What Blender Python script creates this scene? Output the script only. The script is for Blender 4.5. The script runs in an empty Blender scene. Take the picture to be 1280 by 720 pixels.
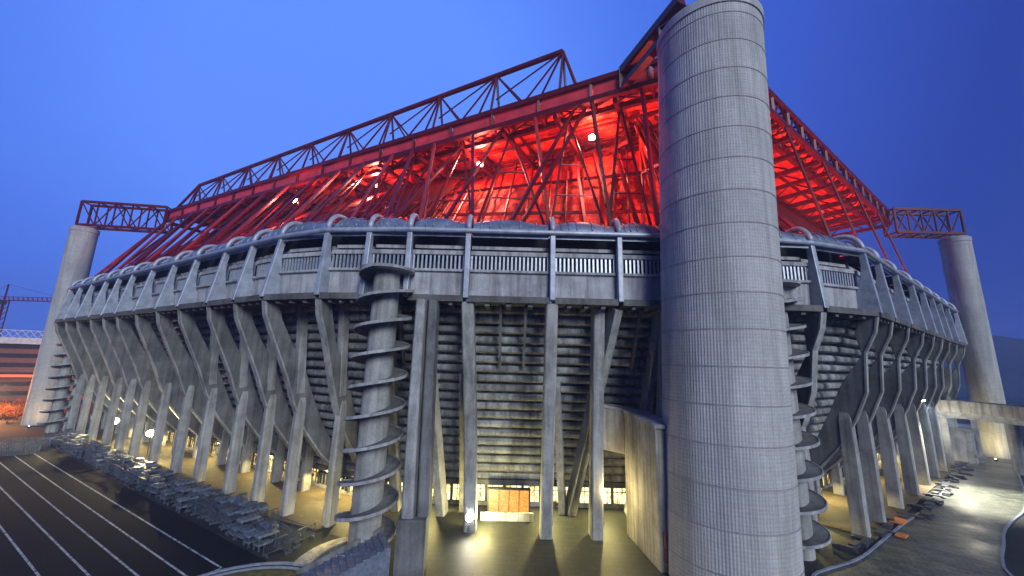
import bpy, bmesh, math, random
from mathutils import Vector, Matrix, noise as mnoise
random.seed(7)
PI = math.pi
R = math.radians
V = Vector
scene = bpy.context.scene
COL = scene.collection

# ------------------------------------------------------------------ materials
def nodes_of(name):
    m = bpy.data.materials.new(name); m.use_nodes = True
    nt = m.node_tree; b = nt.nodes['Principled BSDF']
    return m, nt, b

def ramp(nt, stops, fac):
    r = nt.nodes.new('ShaderNodeValToRGB')
    e = r.color_ramp.elements
    while len(e) < len(stops): e.new(0.5)
    for k, (p, c) in enumerate(stops):
        e[k].position = p; e[k].color = (*c, 1)
    nt.links.new(fac, r.inputs[0]); return r.outputs[0]

def noise(nt, vec, scale, detail=5, rough=.6, dist=0.0):
    n = nt.nodes.new('ShaderNodeTexNoise')
    n.inputs['Scale'].default_value = scale; n.inputs['Detail'].default_value = detail
    n.inputs['Roughness'].default_value = rough; n.inputs['Distortion'].default_value = dist
    nt.links.new(vec, n.inputs['Vector']); return n.outputs['Fac']

def coord(nt, scale=(1, 1, 1), rot=(0, 0, 0)):
    t = nt.nodes.new('ShaderNodeTexCoord'); mp = nt.nodes.new('ShaderNodeMapping')
    mp.inputs['Scale'].default_value = scale; mp.inputs['Rotation'].default_value = rot
    nt.links.new(t.outputs['Object'], mp.inputs['Vector']); return mp.outputs['Vector']

def mixc(nt, a, b, fac, mode='MIX'):
    m = nt.nodes.new('ShaderNodeMix'); m.data_type = 'RGBA'; m.blend_type = mode
    for s, v in ((m.inputs['Factor'], fac), (m.inputs['A'], a), (m.inputs['B'], b)):
        if isinstance(v, (int, float)): s.default_value = v
        elif isinstance(v, tuple): s.default_value = (*v, 1)
        else: nt.links.new(v, s)
    return m.outputs['Result']

def bump(nt, b, h, strength=.3, dist=.05):
    n = nt.nodes.new('ShaderNodeBump'); n.inputs['Strength'].default_value = strength
    n.inputs['Distance'].default_value = dist
    nt.links.new(h, n.inputs['Height']); nt.links.new(n.outputs['Normal'], b.inputs['Normal'])

def concrete(name, col, var=.35, streak=.5, rough=.85, boards=0.0):
    """weathered cast concrete: blotches, vertical rain streaks, fine grain"""
    m, nt, b = nodes_of(name)
    n1 = noise(nt, coord(nt, (.35, .35, .35)), 1.0, 6, .65)
    n2 = noise(nt, coord(nt, (1.6, 1.6, .09)), 1.0, 5, .6)
    n3 = noise(nt, coord(nt, (1, 1, 1)), 9.0, 4, .7)
    d = tuple(c * (1 - var) for c in col); l = tuple(min(.9, c * (1 + var * .55)) for c in col)
    c1 = ramp(nt, [(.36, d), (.62, l)], n1)
    c2 = ramp(nt, [(.36, (.30, .30, .30)), (.56, (1, 1, 1))], n2)
    c = mixc(nt, c1, c2, streak, 'MULTIPLY')
    c3 = ramp(nt, [(.32, (.55, .55, .55)), (.6, (1, 1, 1))], n3)
    c = mixc(nt, c, c3, .55, 'MULTIPLY')
    nt.links.new(c, b.inputs['Base Color'])
    b.inputs['Roughness'].default_value = rough
    b.inputs['Specular IOR Level'].default_value = .3
    bump(nt, b, n3, .35, .04)
    return m

def plain(name, col, rough=.6, metal=0.0, var=.25, scale=1.5):
    m, nt, b = nodes_of(name)
    n1 = noise(nt, coord(nt), scale, 5, .65)
    c = ramp(nt, [(.3, tuple(x * (1 - var) for x in col)), (.7, tuple(min(1, x * (1 + var)) for x in col))], n1)
    nt.links.new(c, b.inputs['Base Color'])
    b.inputs['Roughness'].default_value = rough; b.inputs['Metallic'].default_value = metal
    return m

def glow(name, col, strength, texture=None):
    m, nt, b = nodes_of(name)
    b.inputs['Base Color'].default_value = (.05, .05, .05, 1)
    b.inputs['Emission Strength'].default_value = strength
    if texture:
        n = noise(nt, coord(nt), texture[0], 3, .7)
        c = ramp(nt, texture[1], n); nt.links.new(c, b.inputs['Emission Color'])
    else:
        b.inputs['Emission Color'].default_value = (*col, 1)
    return m

M = {}
M['concrete'] = concrete('concrete_weathered', (.34, .345, .345))
M['concrete_light'] = concrete('concrete_parapet', (.44, .45, .47), .3, .6)
M['concrete_column'] = concrete('concrete_column', (.38, .385, .375), .3, .55)
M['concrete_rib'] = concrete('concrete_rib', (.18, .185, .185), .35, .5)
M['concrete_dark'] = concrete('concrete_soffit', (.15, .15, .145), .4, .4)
M['louvre'] = concrete('concrete_louvre', (.31, .32, .325), .5, .75)
M['concrete_wall'] = concrete('concrete_board_marked', (.42, .40, .35), .3, .7)
M['metal_blue'] = plain('painted_steel_grey', (.36, .40, .47), .45, .2, .3, .9)
M['vault_metal'] = plain('zinc_roofing', (.22, .26, .33), .42, .5, .4, .7)
M['bars'] = plain('galvanised_bars', (.46, .50, .56), .4, .5, .25, 3)
M['dark_void'] = plain('dark_recess_shade', (.045, .05, .06), .8)  # near-black wall colour stands for the shade in the gallery recess
M['steel_barrier'] = plain('galvanised_barrier_steel', (.13, .155, .20), .45, .6, .35, 4)
M['table_top'] = plain('weathered_grey_board', (.12, .145, .20), .7, 0, .45, 2.5)

def tower_mat():
    m, nt, b = nodes_of('ribbed_precast_concrete')
    n1 = noise(nt, coord(nt, (.25, .25, .12)), 1.0, 6, .6)
    n2 = noise(nt, coord(nt, (3, 3, .10)), 1.0, 5, .65)
    n3 = noise(nt, coord(nt, (1, 1, 1)), 7.0, 4, .7)
    n4 = noise(nt, coord(nt, (.6, .6, 2.2)), 1.3, 4, .7)
    c = ramp(nt, [(.3, (.46, .465, .46)), (.7, (.60, .605, .60))], n1)
    c = mixc(nt, c, ramp(nt, [(.35, (.7, .7, .7)), (.6, (1, 1, 1))], n2), .5, 'MULTIPLY')
    c = mixc(nt, c, ramp(nt, [(.3, (.7, .7, .7)), (.62, (1, 1, 1))], n3), .55, 'MULTIPLY')
    c = mixc(nt, c, ramp(nt, [(.32, (.74, .74, .76)), (.6, (1, 1, 1))], n4), .5, 'MULTIPLY')
    # each lift of formwork has its own shade; stains run down from the joints
    tx = nt.nodes.new('ShaderNodeTexCoord'); sp = nt.nodes.new('ShaderNodeSeparateXYZ'); nt.links.new(tx.outputs['Object'], sp.inputs[0])
    sc_ = nt.nodes.new('ShaderNodeMath'); sc_.operation = 'MULTIPLY_ADD'; nt.links.new(sp.outputs['Z'], sc_.inputs[0]); sc_.inputs[1].default_value = 1 / 3.22; sc_.inputs[2].default_value = -2.2 / 3.22 + 3
    fl_ = nt.nodes.new('ShaderNodeMath'); fl_.operation = 'FLOOR'; nt.links.new(sc_.outputs[0], fl_.inputs[0])
    wn = nt.nodes.new('ShaderNodeTexWhiteNoise'); wn.noise_dimensions = '1D'; nt.links.new(fl_.outputs[0], wn.inputs['W'])
    c = mixc(nt, c, ramp(nt, [(0, (.86, .87, .88)), (1, (1.0, 1.0, .99))], wn.outputs['Value']), .8, 'MULTIPLY')
    wv = nt.nodes.new('ShaderNodeTexWave'); wv.bands_direction = 'Z'; wv.inputs['Scale'].default_value = 1.0; wv.inputs['Distortion'].default_value = .6; wv.inputs['Detail'].default_value = 3
    nt.links.new(coord(nt, (1, 1, 1)), wv.inputs['Vector'])
    c = mixc(nt, c, ramp(nt, [(.05, (.74, .74, .74)), (.3, (1, 1, 1))], wv.outputs['Fac']), .5, 'MULTIPLY')
    n5 = noise(nt, coord(nt, (.7, .7, .035)), 1.0, 6, .7, .4)
    c = mixc(nt, c, ramp(nt, [(.40, (.62, .63, .62)), (.52, (1, 1, 1))], n5), .55, 'MULTIPLY')
    nt.links.new(c, b.inputs['Base Color']); b.inputs['Roughness'].default_value = .8
    b.inputs['Specular IOR Level'].default_value = .3
    bump(nt, b, n3, .4, .03)
    return m
M['tower'] = tower_mat()
M['tower_joint'] = plain('dark_joint_band', (.27, .275, .285), .8)
M['red_steel'] = plain('red_painted_steel', (.095, .004, .006), .42, 0, .35, .6)
M['red_pale'] = plain('sun_faded_red_steel', (.26, .022, .02), .45, 0, .3, .8)

def membrane_mat():
    m, nt, b = nodes_of('red_roof_sheeting')
    n1 = noise(nt, coord(nt, (.35, .35, .35)), 1.0, 6, .7, 1.2)
    n2 = noise(nt, coord(nt, (2, 2, 2)), 1.0, 4, .7)
    c = ramp(nt, [(.32, (.34, .006, .005)), (.5, (.70, .03, .012)), (.66, (.82, .13, .03))], n1)
    c = mixc(nt, c, ramp(nt, [(.35, (.5, .5, .5)), (.6, (1, 1, 1))], n2), .7, 'MULTIPLY')
    nt.links.new(c, b.inputs['Base Color']); b.inputs['Roughness'].default_value = .62
    return m
M['membrane'] = membrane_mat()
M['girder_panel'] = plain('red_girder_cladding', (.62, .05, .06), .4, 0, .25, .5)

def asphalt(name, col, rough=.85):
    m, nt, b = nodes_of(name)
    n1 = noise(nt, coord(nt), .12, 6, .65); n2 = noise(nt, coord(nt), 6, 4, .7)
    c = ramp(nt, [(.3, tuple(x * .55 for x in col)), (.7, tuple(x * 1.45 for x in col))], n1)
    c = mixc(nt, c, ramp(nt, [(.3, (.55, .55, .55)), (.62, (1, 1, 1))], n2), .7, 'MULTIPLY')
    nt.links.new(c, b.inputs['Base Color']); b.inputs['Roughness'].default_value = rough
    n3 = noise(nt, coord(nt), .45, 3, .5, 2.0); n4 = noise(nt, coord(nt, (1, 1, 1)), .9, 6, .75)
    c = mixc(nt, c, ramp(nt, [(.46, (1, 1, 1)), (.5, (.6, .6, .62)), (.54, (1.0, 1.0, 1.0))], n3), .55, 'MULTIPLY')
    c = mixc(nt, c, ramp(nt, [(.62, (0, 0, 0)), (.72, tuple(min(1, x * 2.6 + .01) for x in col))], n4), .5, 'ADD')
    nt.links.new(c, b.inputs['Base Color'])
    b.inputs['Specular IOR Level'].default_value = .2
    bump(nt, b, n2, .4, .02)
    return m
M['ground'] = asphalt('rough_tarmac', (.035, .038, .040))
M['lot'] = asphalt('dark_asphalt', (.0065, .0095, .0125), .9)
M['plaza'] = asphalt('plaza_paving', (.044, .047, .040), .6)
def slabs(m):
    nt = m.node_tree; b = nt.nodes['Principled BSDF']; old = b.inputs['Base Color'].links[0].from_socket
    br = nt.nodes.new('ShaderNodeTexBrick'); nt.links.new(coord(nt, (1, 1, 1), (0, 0, R(4))), br.inputs['Vector'])
    br.inputs['Scale'].default_value = 1; br.inputs['Brick Width'].default_value = 1.8; br.inputs['Row Height'].default_value = .9; br.inputs['Mortar Size'].default_value = .03
    br.inputs['Color1'].default_value = (1, 1, 1, 1); br.inputs['Color2'].default_value = (.68, .70, .70, 1); br.inputs['Mortar'].default_value = (.22, .22, .22, 1)
    nt.links.new(mixc(nt, old, br.outputs['Color'], .9, 'MULTIPLY'), b.inputs['Base Color'])
slabs(M['plaza'])
M['concourse_floor'] = asphalt('concourse_concrete_floor', (.12, .095, .06), .75)

def path_mat():
    m, nt, b = nodes_of('wet_block_paving')
    v = coord(nt, (1, 1, 1), (0, 0, R(35)))
    br = nt.nodes.new('ShaderNodeTexBrick'); nt.links.new(v, br.inputs['Vector'])
    br.inputs['Scale'].default_value = 1.0; br.inputs['Brick Width'].default_value = 1.1
    br.inputs['Row Height'].default_value = .5; br.inputs['Mortar Size'].default_value = .035
    br.inputs['Color1'].default_value = (.07, .082, .068, 1); br.inputs['Color2'].default_value = (.17, .185, .15, 1)
    br.inputs['Mortar'].default_value = (.03, .033, .03, 1)
    n1 = noise(nt, coord(nt), .16, 5, .6); n2 = noise(nt, coord(nt, (1, 1, 1)), .9, 5, .7)
    c = mixc(nt, br.outputs['Color'], ramp(nt, [(.3, (.5, .5, .5)), (.65, (1, 1, 1))], n2), .8, 'MULTIPLY')
    nt.links.new(c, b.inputs['Base Color'])
    r = ramp(nt, [(.35, (.30, .30, .30)), (.65, (.55, .55, .55))], n1)
    nt.links.new(r, b.inputs['Roughness'])
    bump(nt, b, br.outputs['Fac'], -.4, .02)
    return m
M['path'] = path_mat()
def paint_mat():
    m, nt, b = nodes_of('worn_white_road_paint')
    n1 = noise(nt, coord(nt), 2.2, 6, .75)
    nt.links.new(ramp(nt, [(.40, (.02, .025, .03)), (.52, (.40, .44, .46)), (.72, (.62, .66, .68))], n1), b.inputs['Base Color'])
    b.inputs['Roughness'].default_value = .7; return m
M['paint_white'] = paint_mat()
M['kerb'] = plain('pale_kerb_stone', (.20, .23, .30), .75, 0, .3, 2)
M['grass'] = plain('dry_lawn', (.09, .085, .025), .95, 0, .6, 2.5)
M['lamp_white'] = glow('floodlight_lens', (1, .93, .82), 60)
M['lamp_warm'] = glow('sodium_lens', (1, .78, .34), 60)
M['lamp_roof'] = glow('roof_floodlight_lens', (1, .62, .55), 90)
M['housing'] = plain('black_lamp_housing', (.03, .03, .03), .5)
M['window_lit'] = glow('lit_concourse_window', None, 1.5, (1.1, [(.36, (.10, .07, .015)), (.47, (1, .72, .22)), (.6, (1, .92, .55))]))
M['window_dim'] = glow('dim_concourse_window', None, 1.0, (1.3, [(.42, (.02, .015, .01)), (.55, (.8, .52, .14)), (.68, (1, .8, .36))]))
M['screen_orange'] = glow('orange_display', None, .7, (11.0, [(.36, (.30, .03, .002)), (.48, (.95, .25, .012)), (.6, (1, .48, .05)), (.75, (1, .8, .3))]))
M['dark_glass'] = plain('dark_window_glass', (.015, .018, .022), .12)
M['orange_board'] = plain('orange_painted_board', (.55, .19, .05), .6)
M['rust_poster'] = plain('faded_orange_paint', (.40, .12, .05), .7, 0, .6, 3)

# ------------------------------------------------------------------ mesh helpers
class MB:
    def __init__(s): s.v = []; s.f = []
    def add(s, vs, fs):
        b = len(s.v); s.v += [tuple(p) for p in vs]; s.f += [[b + i for i in f] for f in fs]; return s
    def prism(s, a, b):
        """closed solid between polygon a and polygon b (same count)"""
        n = len(a)
        return s.add(list(a) + list(b), [list(range(n))[::-1], list(range(n, 2 * n))] + [[i, (i + 1) % n, n + (i + 1) % n, n + i] for i in range(n)])
    def box(s, c, size, rz=0, rx=0, ry=0):
        m = Matrix.Translation(V(c)) @ Matrix.Rotation(rz, 4, 'Z') @ Matrix.Rotation(ry, 4, 'Y') @ Matrix.Rotation(rx, 4, 'X')
        x, y, z = (q / 2 for q in size)
        p = lambda zz: [m @ V(q) for q in ((-x, -y, zz), (x, -y, zz), (x, y, zz), (-x, y, zz))]
        return s.prism(p(-z), p(z))
    def tube(s, p, q, r, n=6, r2=None):
        p, q = V(p), V(q); d = q - p
        if d.length < 1e-6: return s
        t = d.to_track_quat('Z', 'Y')
        r2 = r if r2 is None else r2
        ring = lambda c, rr: [c + t @ V((rr * math.cos(2 * PI * (k + .5) / n), rr * math.sin(2 * PI * (k + .5) / n), 0)) for k in range(n)]
        return s.prism(ring(p, r), ring(q, r2))
    def bar(s, p, q, w, h):
        """rectangular bar, w sideways, h in the vertical plane"""
        p, q = V(p), V(q); d = (q - p).normalized()
        side = d.cross(V((0, 0, 1)))
        side = side.normalized() if side.length > 1e-4 else V((1, 0, 0))
        up = side.cross(d).normalized()
        ring = lambda c: [c + side * (a * w / 2) + up * (b * h / 2) for a, b in ((-1, -1), (1, -1), (1, 1), (-1, 1))]
        return s.prism(ring(p), ring(q))
    def path(s, pts, r, n=6):
        pts = [V(p) for p in pts]; rings = []
        for i, p in enumerate(pts):
            d = (pts[min(i + 1, len(pts) - 1)] - pts[max(i - 1, 0)])
            t = d.to_track_quat('Z', 'Y')
            rings.append([p + t @ V((r * math.cos(2 * PI * k / n), r * math.sin(2 * PI * k / n), 0)) for k in range(n)])
        vs = [v for rg in rings for v in rg]; fs = [list(range(n))[::-1], [len(vs) - n + k for k in range(n)]]
        for i in range(len(rings) - 1):
            fs += [[i * n + k, i * n + (k + 1) % n, (i + 1) * n + (k + 1) % n, (i + 1) * n + k] for k in range(n)]
        return s.add(vs, fs)
    def lathe(s, prof, n=48, c=(0, 0, 0), top=(0, 0)):
        """prof: (r, z); top: lean of the axis per metre"""
        vs = []; fs = []
        for r, z in prof:
            for k in range(n):
                a = 2 * PI * k / n
                vs.append((c[0] + top[0] * z + r * math.cos(a), c[1] + top[1] * z + r * math.sin(a), c[2] + z))
        for i in range(len(prof) - 1):
            fs += [[i * n + k, i * n + (k + 1) % n, (i + 1) * n + (k + 1) % n, (i + 1) * n + k] for k in range(n)]
        fs += [list(range(n))[::-1], [len(vs) - n + k for k in range(n)]]
        return s.add(vs, fs)
    def build(s, name, mat, parent=None, smooth=False, bevel=0, loc=None, recalc=True):
        me = bpy.data.meshes.new(name); me.from_pydata(s.v, [], s.f)
        if recalc:
            bm = bmesh.new(); bm.from_mesh(me); bmesh.ops.recalc_face_normals(bm, faces=bm.faces); bm.to_mesh(me); bm.free()
        me.materials.append(M[mat] if isinstance(mat, str) else mat)
        o = bpy.data.objects.new(name, me); COL.objects.link(o)
        if parent: o.parent = parent
        if loc: o.location = loc
        if smooth:
            for p in me.polygons: p.use_smooth = True
        if bevel:
            b = o.modifiers.new('bevel', 'BEVEL'); b.width = bevel; b.segments = 2; b.limit_method = 'ANGLE'
        return o

def thing(name, label, cat, loc=(0, 0, 0), rz=0, group=None):
    o = bpy.data.objects.new(name, None); COL.objects.link(o)
    o.location = loc; o.rotation_euler = (0, 0, rz); tag(o, label, cat, group); return o
def tag(o, label, cat, group=None, kind=None):
    if label: o['label'] = label
    if cat: o['category'] = cat
    if group: o['group'] = group
    if kind: o['kind'] = kind
    return o
def struct(name, mb, mat, kind='structure'):
    o = mb.build(name, mat); o['kind'] = kind; return o
def copy_tree(o, parent=None):
    c = o.copy(); COL.objects.link(c); c.parent = parent
    for ch in list(o.children): copy_tree(ch, c)
    return c

# ------------------------------------------------------------------ plan of the stadium
nL = V((-.507, -.862)).normalized(); uL = V((-.862, .507)).normalized()
nR = V((.588, -.809)).normalized(); uR = V((.809, .588)).normalized()
# stations along the foot line of the outer columns: (x, y, normal, ring offset)
ST = []
def st(x, y, n, ro): ST.append((V((x, y)), V(n).normalized(), ro))
st(-98, 107, (-.8, .6), 6.2)
st(-102.5, 102, (-.93, .2), 6.2)
st(-102.5, 95.6, (-.8, -.6), 6.0)
base = V((-25.6, 49.75))
for s_ in (85, 77.8, 69.9, 61.4, 54.3, 47.3, 38.5, 30.0, 22.3, 13.5, 6.5, 0):
    p = base + uL * s_; st(p.x, p.y, nL, 6.2)
I_L0 = 3                                    # first straight left station
st(-19.6, 47.4, (-.30, -.95), 5.6)
st(-15.6, 46.7, (-.12, -.99), 5.2)
st(-11.5, 46.5, (0, -1), 5); st(-5, 46.5, (0, -1), 5); st(4.4, 46.5, (0, -1), 5)
st(11.8, 46.5, (0, -1), 5); st(17.6, 46.5, (0, -1), 5); st(25.2, 46.5, (0, -1), 5)
st(33.2, 46.6, (.22, -.97), 4.7)
I_R0 = len(ST)
baseR = V((40.1, 48.2))
for s_ in (0, 7.0, 16.6, 27.2, 36.2, 44.9, 53.2, 63):
    p = baseR + uR * s_; st(p.x, p.y, nR, 4.4)
I_R1 = len(ST)
st(98.8, 90.5, (.78, -.62), 4.4); st(103.5, 96, (.95, -.3), 4.4); st(104, 103, (.95, .3), 4.4); st(99, 108, (.6, .8), 4.4)
NS = len(ST)
def P(i, o, z):
    p, n, ro = ST[i]; q = p + n * o; return V((q.x, q.y, z))
def Q(i, q, z):                              # q relative to the outer face of the ring
    return P(i, ST[i][2] + q, z)
def tang(i):
    n = ST[i][1]; return V((-n.y, n.x, 0))
def plate(mb, i, poly, th, ring=True):
    """radial plate at station i: poly of (o, z)"""
    f = Q if ring else P; t = tang(i) * (th / 2)
    a = [f(i, o, z) - t for o, z in poly]; b = [f(i, o, z) + t for o, z in poly]
    mb.prism(a, b)
def bay(mb, i, j, poly, gap=.32, ring=True):
    """prism of a cross-section polygon between two stations, held back from the fins"""
    f = Q if ring else P
    A = [f(i, o, z) for o, z in poly]; B = [f(j, o, z) for o, z in poly]
    L = (A[0] - B[0]).length; k = gap / L
    mb.prism([a.lerp(b, k) for a, b in zip(A, B)], [a.lerp(b, 1 - k) for a, b in zip(A, B)])

def LEAN(i): return 1.3 if i <= 14 else .7 if i >= I_R0 - 1 else .0 if i > 16 else .5
def INS(i): return 1.5 if i <= 14 else 1.3 if i >= I_R0 - 1 else .25 if i > 16 else .7
ZB, ZR = 25.1, 32.4        # underside of the gallery, top rail
stadium = thing('stadium', 'grey concrete football stadium with a finned gallery ring on raking columns', 'stadium')

# ------------------------------------------------------------------ gallery ring
for i in range(NS):
    # upright fin: slim at the rail, widening into a solid cheek at the parapet
    mb = MB()
    lean = LEAN(i)
    pts = [(.22 - lean, ZR + .25), (.25, ZB - .25), (-2.7, ZB + .02), (-2.3, ZB + 1.3), (-1.6 - lean * .1, ZB + 2.7), (-.95 - lean * .45, ZB + 4.0), (-.55 - lean * .72, ZB + 5.4), (-.42 - lean, ZR - .2), (-.42 - lean, ZR + .25)]
    plate(mb, i, pts, .58)
    fin = mb.build('fin', 'metal_blue', stadium, bevel=.08)
    # hook that carries on over the gallery roof
    mb = MB(); arc = []
    for k in range(10):
        a = k / 9 * R(118)
        arc.append(Q(i, -2.0 - lean + 2.05 * math.cos(a), ZR + .2 + 2.15 * math.sin(a)))
    arc.append(Q(i, -5.2, ZR + 1.75))
    mb.path(arc, .3, 8)
    mb.build('hook', 'metal_blue', fin, smooth=True)
for i in range(NS - 1):
    j = i + 1
    mb = MB()
    e = (INS(i) + INS(j)) / 2; le = (LEAN(i) + LEAN(j)) / 2
    bay(mb, i, j, [(-.45 - e, ZB + .1), (-.35 - e, ZB + 2.7), (-.05 - e, ZB + 2.75), (-.05 - e, ZB + 3.05), (-1.0 - e, ZB + 3.05), (-1.0 - e, ZB + .1)], .30)
    par = mb.build('parapet', 'concrete_light', stadium, bevel=.05)
    mb = MB()
    Lb = (Q(i, -.7, 0) - Q(j, -.7, 0)).length; nb = max(6, int(Lb / .44))
    for k in range(1, nb):
        t = k / nb
        a = Q(i, -.5 - e, ZB + 3.053).lerp(Q(j, -.5 - e, ZB + 3.053), t); mb.box(a + V((0, 0, .82)), (.19, .17, 1.64), math.atan2(tang(i).y, tang(i).x))
    mb.build('balustrade', 'bars', par)
    mb = MB(); bay(mb, i, j, [(-.25 - e, ZB + 4.7), (-.25 - e, ZB + 5.2), (-1.1 - e, ZB + 5.2), (-1.1 - e, ZB + 4.7)], .32)
    bay(mb, i, j, [(-1.0 - e, ZB + 5.6), (-1.0 - e, ZB + 6.0), (-2.0 - e, ZB + 6.0), (-2.0 - e, ZB + 5.6)], .32)
    mb.build('ledge', 'concrete_light', par, bevel=.04)
    mb = MB(); mb.tube(Q(i, .26 - LEAN(i), ZR), Q(j, .26 - LEAN(j), ZR), .28, 10)
    mb.build('rail', 'metal_blue', par, smooth=False)
    # inner wall of the walkway
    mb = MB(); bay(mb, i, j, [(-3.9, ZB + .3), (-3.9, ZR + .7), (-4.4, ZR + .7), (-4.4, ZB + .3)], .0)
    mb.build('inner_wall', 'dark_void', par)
    # floor / soffit slab
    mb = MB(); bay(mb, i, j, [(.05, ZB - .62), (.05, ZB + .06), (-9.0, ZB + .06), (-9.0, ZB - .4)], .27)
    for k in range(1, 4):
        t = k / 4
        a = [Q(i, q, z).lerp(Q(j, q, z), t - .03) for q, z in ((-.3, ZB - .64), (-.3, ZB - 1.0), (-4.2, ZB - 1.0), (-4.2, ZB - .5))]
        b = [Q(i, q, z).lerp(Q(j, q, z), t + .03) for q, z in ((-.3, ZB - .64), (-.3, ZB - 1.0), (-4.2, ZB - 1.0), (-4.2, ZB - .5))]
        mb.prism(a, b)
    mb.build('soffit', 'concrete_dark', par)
    # humped zinc vault between two hooks, with raised seams
    mb = MB(); NU, NV = 14, 7; vs = []; fs = []
    def vault(u, v, lift=0.0):
        hump = .75 * math.sin(PI * min(1, u / .85)) ** .8 if u < .85 else .0
        a = v * R(112)
        o = -2.0 - le + 1.8 * math.cos(a); z = ZR - .1 + (1.75 + hump * .65 + lift) * math.sin(a) - (.5 if v == 0 else 0)
        if v > .95: o = -5.6
        return Q(i, o, z).lerp(Q(j, o, z), .05 + u * .90)
    for a_ in range(NU + 1):
        for b_ in range(NV + 1): vs.append(vault(a_ / NU, b_ / NV))
    for a_ in range(NU):
        for b_ in range(NV): fs.append([a_ * (NV + 1) + b_, (a_ + 1) * (NV + 1) + b_, (a_ + 1) * (NV + 1) + b_ + 1, a_ * (NV + 1) + b_ + 1])
    mb.add(vs, fs)
    for u in (.1, .22, .36, .62, .84):
        mb.path([vault(u, v / 7, .1) for v in range(1, 7)], .085, 5)
    mb.build('roof_vault', 'vault_metal', par, smooth=True)
    # flat roof behind
    mb = MB(); bay(mb, i, j, [(-5.0, ZR + .95), (-5.0, ZR + 1.3), (-12.5, ZR + 1.55), (-12.5, ZR + 1.2)], 0)
    mb.build('gallery_roof', 'vault_metal', par)

# ------------------------------------------------------------------ raked underside of the stand: stepped bands
for i in range(NS - 1):
    j = i + 1; mb = MB()
    n = 19; o0, z0, o1, z1 = 1.6, ZB - .45, -7.6, 3.2
    for k in range(n):
        a = k / n; b = (k + 1) / n
        oa, za = o0 + (o1 - o0) * a, z0 + (z1 - z0) * a
        ob, zb = o0 + (o1 - o0) * b, z0 + (z1 - z0) * b
        hh = za - zb; md = (za + zb) / 2
        bay(mb, i, j, [(oa - .62, za - .05), (oa - .22, za - .12), (oa - .06, md + .12), (oa - .12, md - .18), (oa - .42, zb + .22), (oa - .72, zb + .2)], 0, ring=False)
    bay(mb, i, j, [(o0 - .6, z0 + .5), (o1 - .6, z1 - .2), (o1 - 1.2, z1 - .2), (o0 - 1.6, z0 + .5)], 0, ring=False)
    mb.build('raked_stand_underside', 'louvre', stadium, bevel=.05)
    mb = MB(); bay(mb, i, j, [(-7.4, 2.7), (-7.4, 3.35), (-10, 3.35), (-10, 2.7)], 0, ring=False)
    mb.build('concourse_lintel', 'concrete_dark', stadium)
    mb = MB(); bay(mb, i, j, [(-8.3, 0), (-8.3, .55), (-8.7, .55), (-8.7, 0)], 0, ring=False)
    cw = mb.build('concourse_wall', 'concrete', stadium)
    mb = MB(); L = (P(i, -8.5, 0) - P(j, -8.5, 0)).length; nw = max(2, int(L / 1.9))
    lit = (15 <= i <= 21)
    if lit or random.random() < .55:
        mb2 = MB()
        bay(mb2, i, j, [(-8.42, .56), (-8.42, 2.68), (-8.5, 2.68), (-8.5, .56)], .2, ring=False)
        mb2.build('window', 'window_lit' if lit else 'window_dim', cw)
    else:
        mb2 = MB(); bay(mb2, i, j, [(-8.42, .56), (-8.42, 2.68), (-8.5, 2.68), (-8.5, .56)], .2, ring=False)
        mb2.build('window', 'dark_glass', cw)
    for k in range(nw * 3 + 1):
        t = k / (nw * 3); a = P(i, -8.36, 1.62).lerp(P(j, -8.36, 1.62), t)
        w = .34 if k % 3 == 0 else .09
        mb.box(a, (w, .1 if k % 3 else .3, 2.12), math.atan2(tang(i).y, tang(i).x))
    bay(mb, i, j, [(-8.33, 1.9), (-8.33, 2.0), (-8.39, 2.0), (-8.39, 1.9)], 0, ring=False)
    mb.build('window_frame', 'concrete_dark', cw)

# ------------------------------------------------------------------ columns and ribs
def column(i, top, w=.98, d=1.25, o=0.0, taper=.45, oy=0.0, mat='concrete_column', name='column', lean=0.0):
    """blade column: bevelled rectangular shaft whose head narrows to a chisel"""
    mb = MB(); t = tang(i); p, n, ro = ST[i]; n3 = V((n.x, n.y, 0))
    lv = [(0, 1.0, 1.0), (top * .55, .94, .95), (top * .86, .80, .80), (top, .34, .42)]
    rings = []
    for z, sw, sd in lv:
        c = P(i, o + lean * z / top, z); a, b = w / 2 * sw, d / 2 * sd; ch = .16
        rings.append([c + t * x + n3 * y for x, y in ((-a, -b), (a, -b), (a, b - ch), (a - ch, b), (-a + ch, b), (-a, b - ch))])
    m = len(rings[0]); vs = [v for r in rings for v in r]; fs = [list(range(m))[::-1], [len(vs) - m + k for k in range(m)]]
    for k in range(len(rings) - 1): fs += [[k * m + q, k * m + (q + 1) % m, (k + 1) * m + (q + 1) % m, (k + 1) * m + q] for q in range(m)]
    mb.add(vs, fs)
    return mb.build(name, mat, stadium, bevel=.04)

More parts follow.
